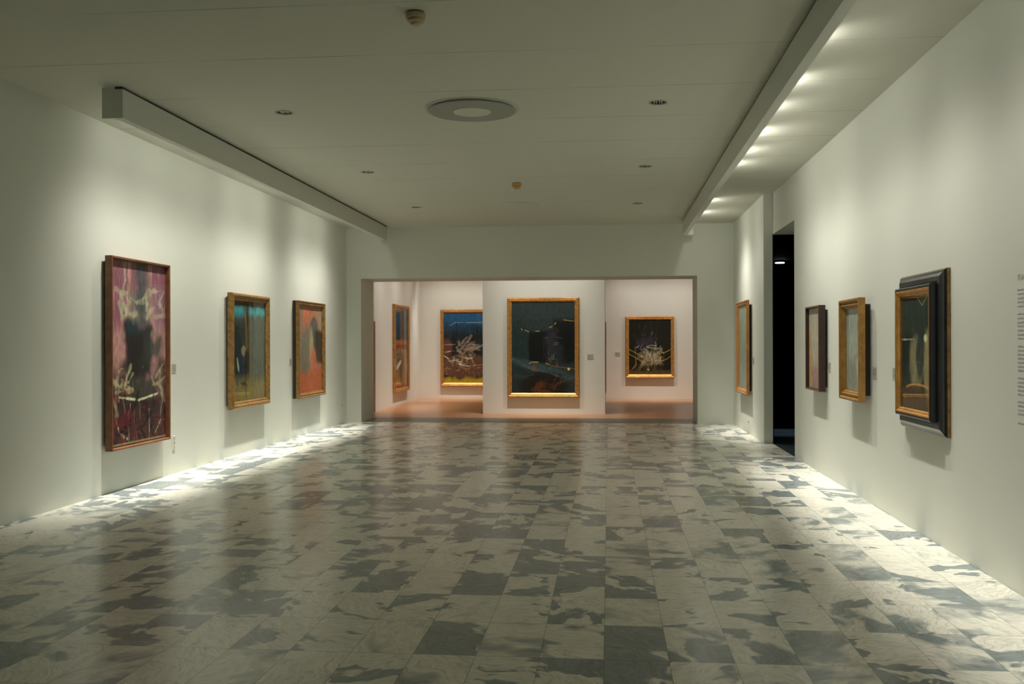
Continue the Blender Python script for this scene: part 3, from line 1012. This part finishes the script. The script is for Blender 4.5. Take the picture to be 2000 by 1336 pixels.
t = picture('dark painting in black stepped frame with gilt inner edge, nearest on right wall', 'R', 7.735, .818, w_, h_, prof, M_BLACKFR, .165, p, .075,
            glass=.084, liner=(M_GILT, lprof, .124))
bm = bmesh.new()
ring(bm, w_ + .004, h_ + .004, [(0, .0), (0, .022), (.008, .027), (.014, .022), (.014, .0)])
e_ = obj('gilt_edge', bm, M_GILTDULL, t)
e_.location = (0, 0, -.002)
bm = bmesh.new()
ring(bm, w_ - .204, h_ - .204, [(0, .03), (0, .104), (.006, .110), (.020, .112), (.0225, .106), (.0225, .03)])
e_ = obj('box_side', bm, M_BLACKFR, t)
e_.location = (0, 0, .102)

# --- right wall, second: broad gilt frame
w_, h_ = .78, .978
p = Paint(w_, h_, (120, 124, 116), 5)
p.rect(-.1, 1.1, .6, 1.1, (112, 122, 118), .2, .8).ell(.5, .45, .3, .3, (134, 138, 130), .5, .8).ell(.4, .2, .3, .2, (92, 96, 94), .5, .8)
p.ell(.8, .28, .12, .14, (168, 168, 158), .5, .7).streaks((150, 156, 148), 26, 0, 1, .1, .95, .01, .4).streaks((70, 78, 78), 16, 0, 1, .1, .9, .008, .4)
prof = [(0, .06), (0, .122), (.014, .126), (.024, .122), (.028, .104), (.040, .098), (.056, .112), (.062, .112), (.066, .092), (.080, .090), (.086, .074), (.098, .072), (.098, .06)]
picture('grey painting in broad gilt frame, second from the viewer on the right wall', 'R', 9.665, .943, w_, h_, prof, M_OLDGOLD, .092, p, .068, glass=.076,
        back=(.06, .0, .062))

# --- right wall, third: dark shadow box
w_, h_ = .73, .97
p = Paint(w_, h_, (150, 140, 132), 6)
p.rect(-.1, 1.1, .0, .28, (132, 104, 112), .1, .9).rect(-.1, .3, .0, .78, (168, 128, 74), .1, .8, .1).ell(.5, .6, .3, .3, (158, 152, 146), .5, .8)
p.ell(.15, .15, .2, .12, (150, 122, 76), .5, .8).streaks((176, 168, 158), 24, .2, 1, .2, .9, .01, .4).dabs((112, 84, 96), 12, .2, 1, 0, .3, .07, .5)
prof = [(0, .025), (0, .098), (.010, .100), (.020, .096), (.020, .06), (.03, .06), (.03, .025)]
t = picture('pale pink-grey painting in deep dark wooden box frame, beside the dark doorway', 'R', 11.465, .952, w_, h_, prof, M_BROWNDARK, .026, p, .062, glass=.080,
            back=(.05, .0, .06))
bm = bmesh.new()
ring(bm, w_ - .004, h_ - .004, [(0, .098), (0, .102), (.014, .102), (.014, .098)])
e_ = obj('front_edge', bm, M_REDWOOD, t)
e_.location = (0, 0, .002)

# --- right, beyond the doorway, on the proud panel
w_, h_ = 1.32, 1.545
p = Paint(w_, h_, (122, 128, 110), 7)
p.rect(-.1, 1.1, .5, 1.1, (128, 134, 118), .2, .8).rect(-.1, .4, .3, .8, (104, 100, 66), .1, .6).streaks((150, 154, 140), 20, 0, 1, 0, .9, .01, .4)
p.ell(.6, .4, .2, .2, (96, 104, 98), .5, .7)
prof = [(0, .04), (0, .085), (.014, .09), (.034, .080), (.055, .078), (.075, .066), (.085, .06), (.085, .04)]
picture('grey-green painting in ginger wood frame, on the panel beyond the dark doorway', 'P', 16.61, .65, w_, h_, prof, M_GINGER, .08, p, .05, glass=.056,
        back=(.07, .0, .042))

# --- far room, central block
w_, h_ = 1.525, 2.115
p = Paint(w_, h_, (40, 48, 52), 8, 220, 1.25)
p.rect(-.1, 1.1, .72, 1.1, (48, 56, 60), .15, .9).ell(.5, .72, .3, .09, (44, 54, 58), .3, .9)
p.ell(.12, .5, .17, .3, (36, 50, 54), .12, .95).rect(.27, 1.1, .33, .68, (10, 11, 13), .04, .97).rect(.66, 1.1, .62, .80, (14, 14, 17), .06, .9)
p.rect(.58, .70, .36, .66, (52, 48, 62), .10, .8, .1).dabs((112, 102, 94), 6, .56, .68, .46, .6, .03, .6).rect(.60, .8, .26, .5, (36, 38, 46), .1, .8, .1)
p.seg([(.50, .60), (.58, .61)], .004, (110, 112, 116), .7).seg([(.68, .61), (.80, .60)], .004, (110, 112, 116), .7).seg([(.50, .56), (.51, .38)], .005, (74, 46, 84), .7)
p.ell(.45, .27, .62, .05, (60, 76, 82), .4, .8, .2, -.28).ell(.5, .06, .38, .17, (26, 20, 18), .25, .95).ell(.5, .20, .33, .03, (20, 26, 30), .4, .7)
p.dabs((92, 46, 24), 16, .32, .7, .0, .12, .06, .5).seg([(.0, .38), (.3, .27), (.6, .22), (1.0, .12)], .012, (92, 106, 110), .4, .04)
p.seg([(.66, .02), (.70, .1), (1.0, .18)], .005, (110, 100, 50), .6).seg([(.0, .16), (.34, .2)], .03, (58, 62, 64), .6, .05)
p.ell(.36, .27, .06, .03, (112, 84, 70), .5, .7).streaks((110, 120, 120), 16, .6, .88, .12, .34, .005, .6, .06).dabs((84, 70, 96), 6, .45, .95, .37, .5, .025, .4).dabs((120, 120, 84), 6, .56, .7, .34, .42, .03, .5)
for a_, b_ in (((.155, .705), (.17, .69)), ((.21, .69), (.27, .672)), ((.38, .678), (.44, .678)), ((.60, .718), (.645, .73)), ((.68, .75), (.70, .77))):  # gold dashes here and below: reflections painted into the canvas colour
    p.seg([a_, b_], .007, (214, 160, 80), .95)
p.seg([(.82, .80), (.9, .792), (1.0, .785)], .010, (196, 150, 80), .8, .01)
p.seg([(.28, .325), (.33, .34), (.42, .338)], .007, (214, 160, 70), .95).seg([(.54, .325), (.6, .31)], .007, (210, 160, 80), .95).seg([(.62, .30), (.8, .28), (1.0, .265)], .005, (170, 120, 40), .8)
p.ell(.90, .262, .02, .014, (255, 214, 150), .4, .95)
GP = [(0, .0), (0, .062), (.010, .074), (.024, .078), (.034, .070), (.046, .066), (.056, .072), (.066, .064), (.084, .050), (.092, .046), (.092, .0)]
picture('largest dark blue-black painting in bright gilt frame, on the central white block', 'C', -1.387, .36, w_, h_, GP, M_GILT, .088, p, .03, glass=.038)

# --- far room, right
w_, h_ = 1.30, 1.655
p = Paint(w_, h_, (26, 26, 22), 9, 200, 1.5)
p.streaks((64, 62, 50), 50, 0, 1, .35, 1, .006, .5).streaks((120, 82, 36), 6, .1, .8, .55, .9, .006, .8)
p.rect(.2, .6, .46, .66, (58, 46, 66), .14, .8, .12).dabs((84, 86, 88), 8, .3, .55, .6, .76, .03, .5)
p.dabs((168, 158, 134), 8, .12, .8, .44, .52, .05, .7).rect(.30, .76, .18, .44, (140, 126, 102), .10, .9, .14).streaks((214, 206, 186), 30, .32, .76, .16, .42, .009, .75, .06)
p.seg([(.0, .46), (.2, .38), (.34, .33)], .008, (206, 160, 50), .9).seg([(.72, .38), (.88, .41), (1.0, .46)], .008, (206, 160, 50), .9)
p.seg([(.0, .38), (.3, .24), (.52, .19)], .008, (206, 160, 50), .85).seg([(.74, .24), (.9, .28), (1.0, .34)], .008, (206, 160, 50), .85)
p.seg([(.15, .46), (.17, .18), (.08, .1)], .007, (200, 166, 76), .8, .01)
p.streaks((180, 134, 64), 26, .15, .85, .03, .2, .004, .6, .12, .3, .7)
p.ell(.46, .09, .02, .014, (250, 200, 110), .5, .9).rect(-.1, 1.1, -.1, .06, (120, 90, 60), .08, .6)
picture('dark painting with yellow curves and white patch, gilt frame, right side of far room', 'E', 1.10, .567, w_, h_, GP, M_GILT, .088, p, .03, glass=.038)

# --- far room, left of the block (its right part hidden)
w_, h_ = 1.53, 2.108
p = Paint(w_, h_, (22, 28, 34), 10, 200, 1.5)
p.rect(-.1, 1.1, .78, 1.1, (22, 74, 120), .14, .95).rect(-.1, 1.1, .7, .84, (24, 50, 70), .12, .7)
p.streaks((60, 84, 92), 40, 0, 1, .5, .95, .008, .4).streaks((12, 14, 16), 30, 0, 1, .45, .85, .012, .6)
p.ell(.06, .5, .12, .12, (110, 60, 40), .5, .7)
p.ell(.42, .24, .5, .17, (92, 60, 46), .2, .95).dabs((150, 112, 92), 30, .02, .9, .12, .3, .04, .5).dabs((50, 34, 28), 22, .02, .9, .1, .3, .04, .6)
p.dabs((142, 122, 110), 22, .26, .54, .42, .58, .07, .7).dabs((62, 54, 52), 8, .3, .52, .42, .52, .05, .7)
p.rect(-.1, 1.1, -.1, .065, (168, 138, 20), .05, .95, .05)
p.seg([(-.02, .40), (.2, .29), (.5, .235), (.9, .27)], .010, (200, 194, 174), .9, .02).seg([(-.02, .43), (.2, .455), (.36, .44)], .008, (190, 184, 170), .75, .02)
p.dabs((180, 168, 150), 5, .05, .3, .28, .36, .05, .8).seg([(.24, .40), (.5, .34), (.74, .38)], .007, (176, 168, 130), .8, .02)
p.seg([(.12, .81), (.24, .86), (.9, .855)], .006, (150, 160, 162), .65, .01).seg([(.0, .54), (.24, .545)], .006, (180, 180, 172), .7).seg([(.52, .54), (.72, .545)], .006, (180, 180, 172), .7)
picture('painting with blue top and yellow bottom in gilt frame, half hidden by the central block', 'E', -3.843, .338, w_, h_, GP, M_GILT, .088, p, .03, glass=.038)

# --- far room, left wall, seen at a slant
w_, h_ = 1.65, 2.14
p = Paint(w_, h_, (30, 48, 68), 11, 160)
p.rect(-.1, 1.1, .60, 1.1, (28, 50, 72), .1, .9).rect(-.1, 1.1, .54, .60, (150, 96, 46), .02, .9).rect(-.1, 1.1, .50, .545, (128, 34, 44), .02, .9)
p.rect(-.1, 1.1, -.1, .50, (136, 98, 66), .02, .95).streaks((40, 34, 30), 34, 0, 1, .05, .5, .02, .6).streaks((196, 180, 156), 22, 0, 1, .05, .48, .014, .5)
p.ell(.45, .36, .3, .09, (74, 78, 74), .4, .85).ell(.5, .22, .14, .14, (46, 50, 52), .4, .8).ell(.3, .29, .2, .03, (210, 206, 190), .5, .8, .2, .3)
p.rect(-.1, 1.1, -.1, .04, (130, 46, 30), .03, .9)
picture('narrow-looking blue over brown painting in gilt frame on the far room left wall', 'W', 23.72, .32, w_, h_, GP, M_GILT, .088, p, .03, glass=.038)

# --- side of the central block, seen edge-on
w_, h_ = 1.3, 1.55
p = Paint(w_, h_, (150, 70, 50), 12, 60)
picture('picture on the right side of the central block, seen as a thin red-brown line', 'S', 21.65, .42, w_, h_,
        [(0, 0), (0, .016), (.03, .018), (.05, .014), (.05, 0)], M_REDLIGHT, .048, p, .008)

# --- tall brown board just behind the left jamb
t = thing('wooden_panel', 'tall narrow brown wooden edge just inside the far room, left of opening', 'wood panel', (XFL + 0.002, 20.4, 0))
obj('board', boxes((0, .05, -.5, .56, 0, 2.0)), M_BROWN, t, bevel=.003)

# ------------------------------------------------------------------ labels beside the pictures
def card(label, wall, c, z0, w_=.105, h_=.105, rows=6, seed=0):
    G = 0.001
    loc, rz = {'L': ((XL + G, c, z0), math.pi / 2), 'R': ((XR - G, c, z0), -math.pi / 2), 'P': ((XP - G, c, z0), -math.pi / 2),
               'E': ((c, YF - G, z0), 0), 'C': ((c, PY0 - G, z0), 0)}[wall]
    t = thing('picture_label', label, 'label', loc, rz, group='printed labels beside the pictures')
    obj('card', boxes((-w_ / 2, w_ / 2, -.004, 0, 0, h_)), M_CARD, t)
    r = random.Random(seed)
    bm = bmesh.new()
    for k in range(rows):
        z = h_ - .016 - k * (h_ - .03) / rows
        x = -w_ / 2 + .012
        end = w_ / 2 - .012 - (r.random() * .03 if k % 3 == 2 else 0)
        while x < end - .006:
            l = min(r.uniform(.006, .016), end - x)
            box(bm, x, x + l, -.0046, -.0038, z - .0045, z)
            x += l + .003
    obj('print', bm, M_INK, t)
card('grey label at the right edge of the tall pink painting', 'L', 10.80, 1.17, seed=1)
card('grey label left of the terracotta painting in a gilt frame', 'L', 14.95, 1.165, seed=2)
card('grey label right of the deep dark box frame', 'R', 11.03, 1.178, .125, seed=3)
card('grey label between the broad gilt frame and the black stepped frame, nearer the gilt one', 'R', 9.19, 1.17, .125, seed=4)
card('grey label touching the far edge of the black stepped frame', 'R', 8.555, 1.18, .125, seed=5)
card('thin-looking label just before the dark doorway panel edge, beside the ginger wood frame', 'P', 15.785, 1.166, .15, seed=6)
card('grey label on the central white block, right of its painting', 'C', -.39, 1.16, .13, .11, seed=7)
card('grey label left of the painting with yellow curves in the far room', 'E', .232, 1.147, .135, .11, seed=8)

# ------------------------------------------------------------------ wall text at the right edge
t = thing('wall_text', 'grey printed exhibition text on the right wall at the picture edge', 'wall text', (XR - .0008, 6.06, 1.0), -math.pi / 2)
fc = bpy.data.curves.new('heading', 'FONT')
fc.body = 'FRA'
fc.size = 0.052
fc.extrude = 0.0002
fo = bpy.data.objects.new('tmp', fc)
COL.objects.link(fo)
bpy.context.view_layer.update()
hm = bpy.data.meshes.new_from_object(fo.evaluated_get(bpy.context.evaluated_depsgraph_get()))
bpy.data.objects.remove(fo)
hm.transform(Matrix.Translation((0, -.0005, .868)) @ Matrix.Rotation(math.pi / 2, 4, 'X'))
hm.materials.clear()
hm.materials.append(M_WALLINK)
ho = bpy.data.objects.new('heading', hm)
COL.objects.link(ho)
ho.parent = t
r = random.Random(5)
bm = bmesh.new()
rows = [268, 297, 328, 355, 385, 438, 467, 497, 523, 553, 583, 610, 665, 693, 722, 750, 778, 808, 835, 888, 918, 945, 975, 1003, 1055, 1083, 1112, 1140, 1205]
lasts = {385, 610, 835, 1003, 1140}
for q in rows:
    py = 500 + q / 3.711
    z = 1.5 + (668 + 3 - py) / 318.0 - 1.0
    x = 0.0
    end = .42 * (r.uniform(.25, .8) if q in lasts else r.uniform(.94, 1.0))
    while x < end:
        l = r.uniform(.012, .05)
        # a word: small upright strokes of uneven height
        xx = x
        while xx < min(x + l, end):
            lw = r.uniform(.003, .006)
            hh = r.choice((.0075, .0075, .011))
            box(bm, xx, xx + lw, -.0005, -.0001, z - .004, z - .004 + hh)
            xx += lw + .0018
        x += l + .007
obj('paragraphs', bm, M_WALLINK, t)

# ------------------------------------------------------------------ small wall fittings
t = thing('wall_outlet', 'white three-gang outlet low on the left wall, beside the tall pink painting', 'outlet', (XL + .001, 10.785, .285), math.pi / 2)
obj('plate', boxes((-.04, .04, -.010, 0, 0, .16)), M_WHITEPL, t, bevel=.003)
for k in range(3):
    bm = bmesh.new()
    lathe(bm, [(0, -.0135), (.016, -.0135), (.018, -.0098), (0, -.0098)], 24, 0, .030 + k * .05, 'y')
    s_o = obj('socket', bm, M_CARD, t, smooth=True)
    bm = bmesh.new()
    lathe(bm, [(0, -.0142), (.003, -.0142), (.003, -.0136), (0, -.0136)], 10, -.007, .030 + k * .05, 'y')
    lathe(bm, [(0, -.0142), (.003, -.0142), (.003, -.0136), (0, -.0136)], 10, .007, .030 + k * .05, 'y')
    obj('pin_holes', bm, M_BLACKPL, s_o)

def stud(label, loc, rz):
    t = thing('wall_socket', label, 'socket', loc, rz)
    bm = bmesh.new()
    lathe(bm, [(0, -.008), (.018, -.008), (.022, -.003), (.022, 0), (0, 0)], 24, 0, 0, 'y')
    obj('cover', bm, M_CARD, t, smooth=True)
    bm = bmesh.new()
    lathe(bm, [(0, -.0095), (.012, -.0095), (.012, -.0082), (0, -.0082)], 20, 0, 0, 'y')
    obj('centre', bm, M_BLACKPL, t, smooth=True)
stud('small round dark socket low on the left wall near the end corner', (XL + .001, 17.9, .34), math.pi / 2)
stud('small round dark socket low on the panel beyond the dark doorway', (XP - .001, 16.35, .20), -math.pi / 2)

# ------------------------------------------------------------------ the side room's ring lamp
t = thing('ring_downlight', 'small glinting ring lamp seen high inside the dark doorway', 'ceiling light', (3.60, 20.95, SZ))
bm = bmesh.new()
lathe(bm, [(.075, -.001), (.095, -.001), (.095, -.05), (.075, -.05), (.075, -.001)], 40)
obj('housing', bm, M_BLACKPL, t, smooth=True)
bm = bmesh.new()
lathe(bm, [(.078, -.0505), (.095, -.0505), (.097, -.068), (.078, -.068), (.078, -.0505)], 40)
obj('glowing_rim', bm, M_GLOW, t, smooth=True)
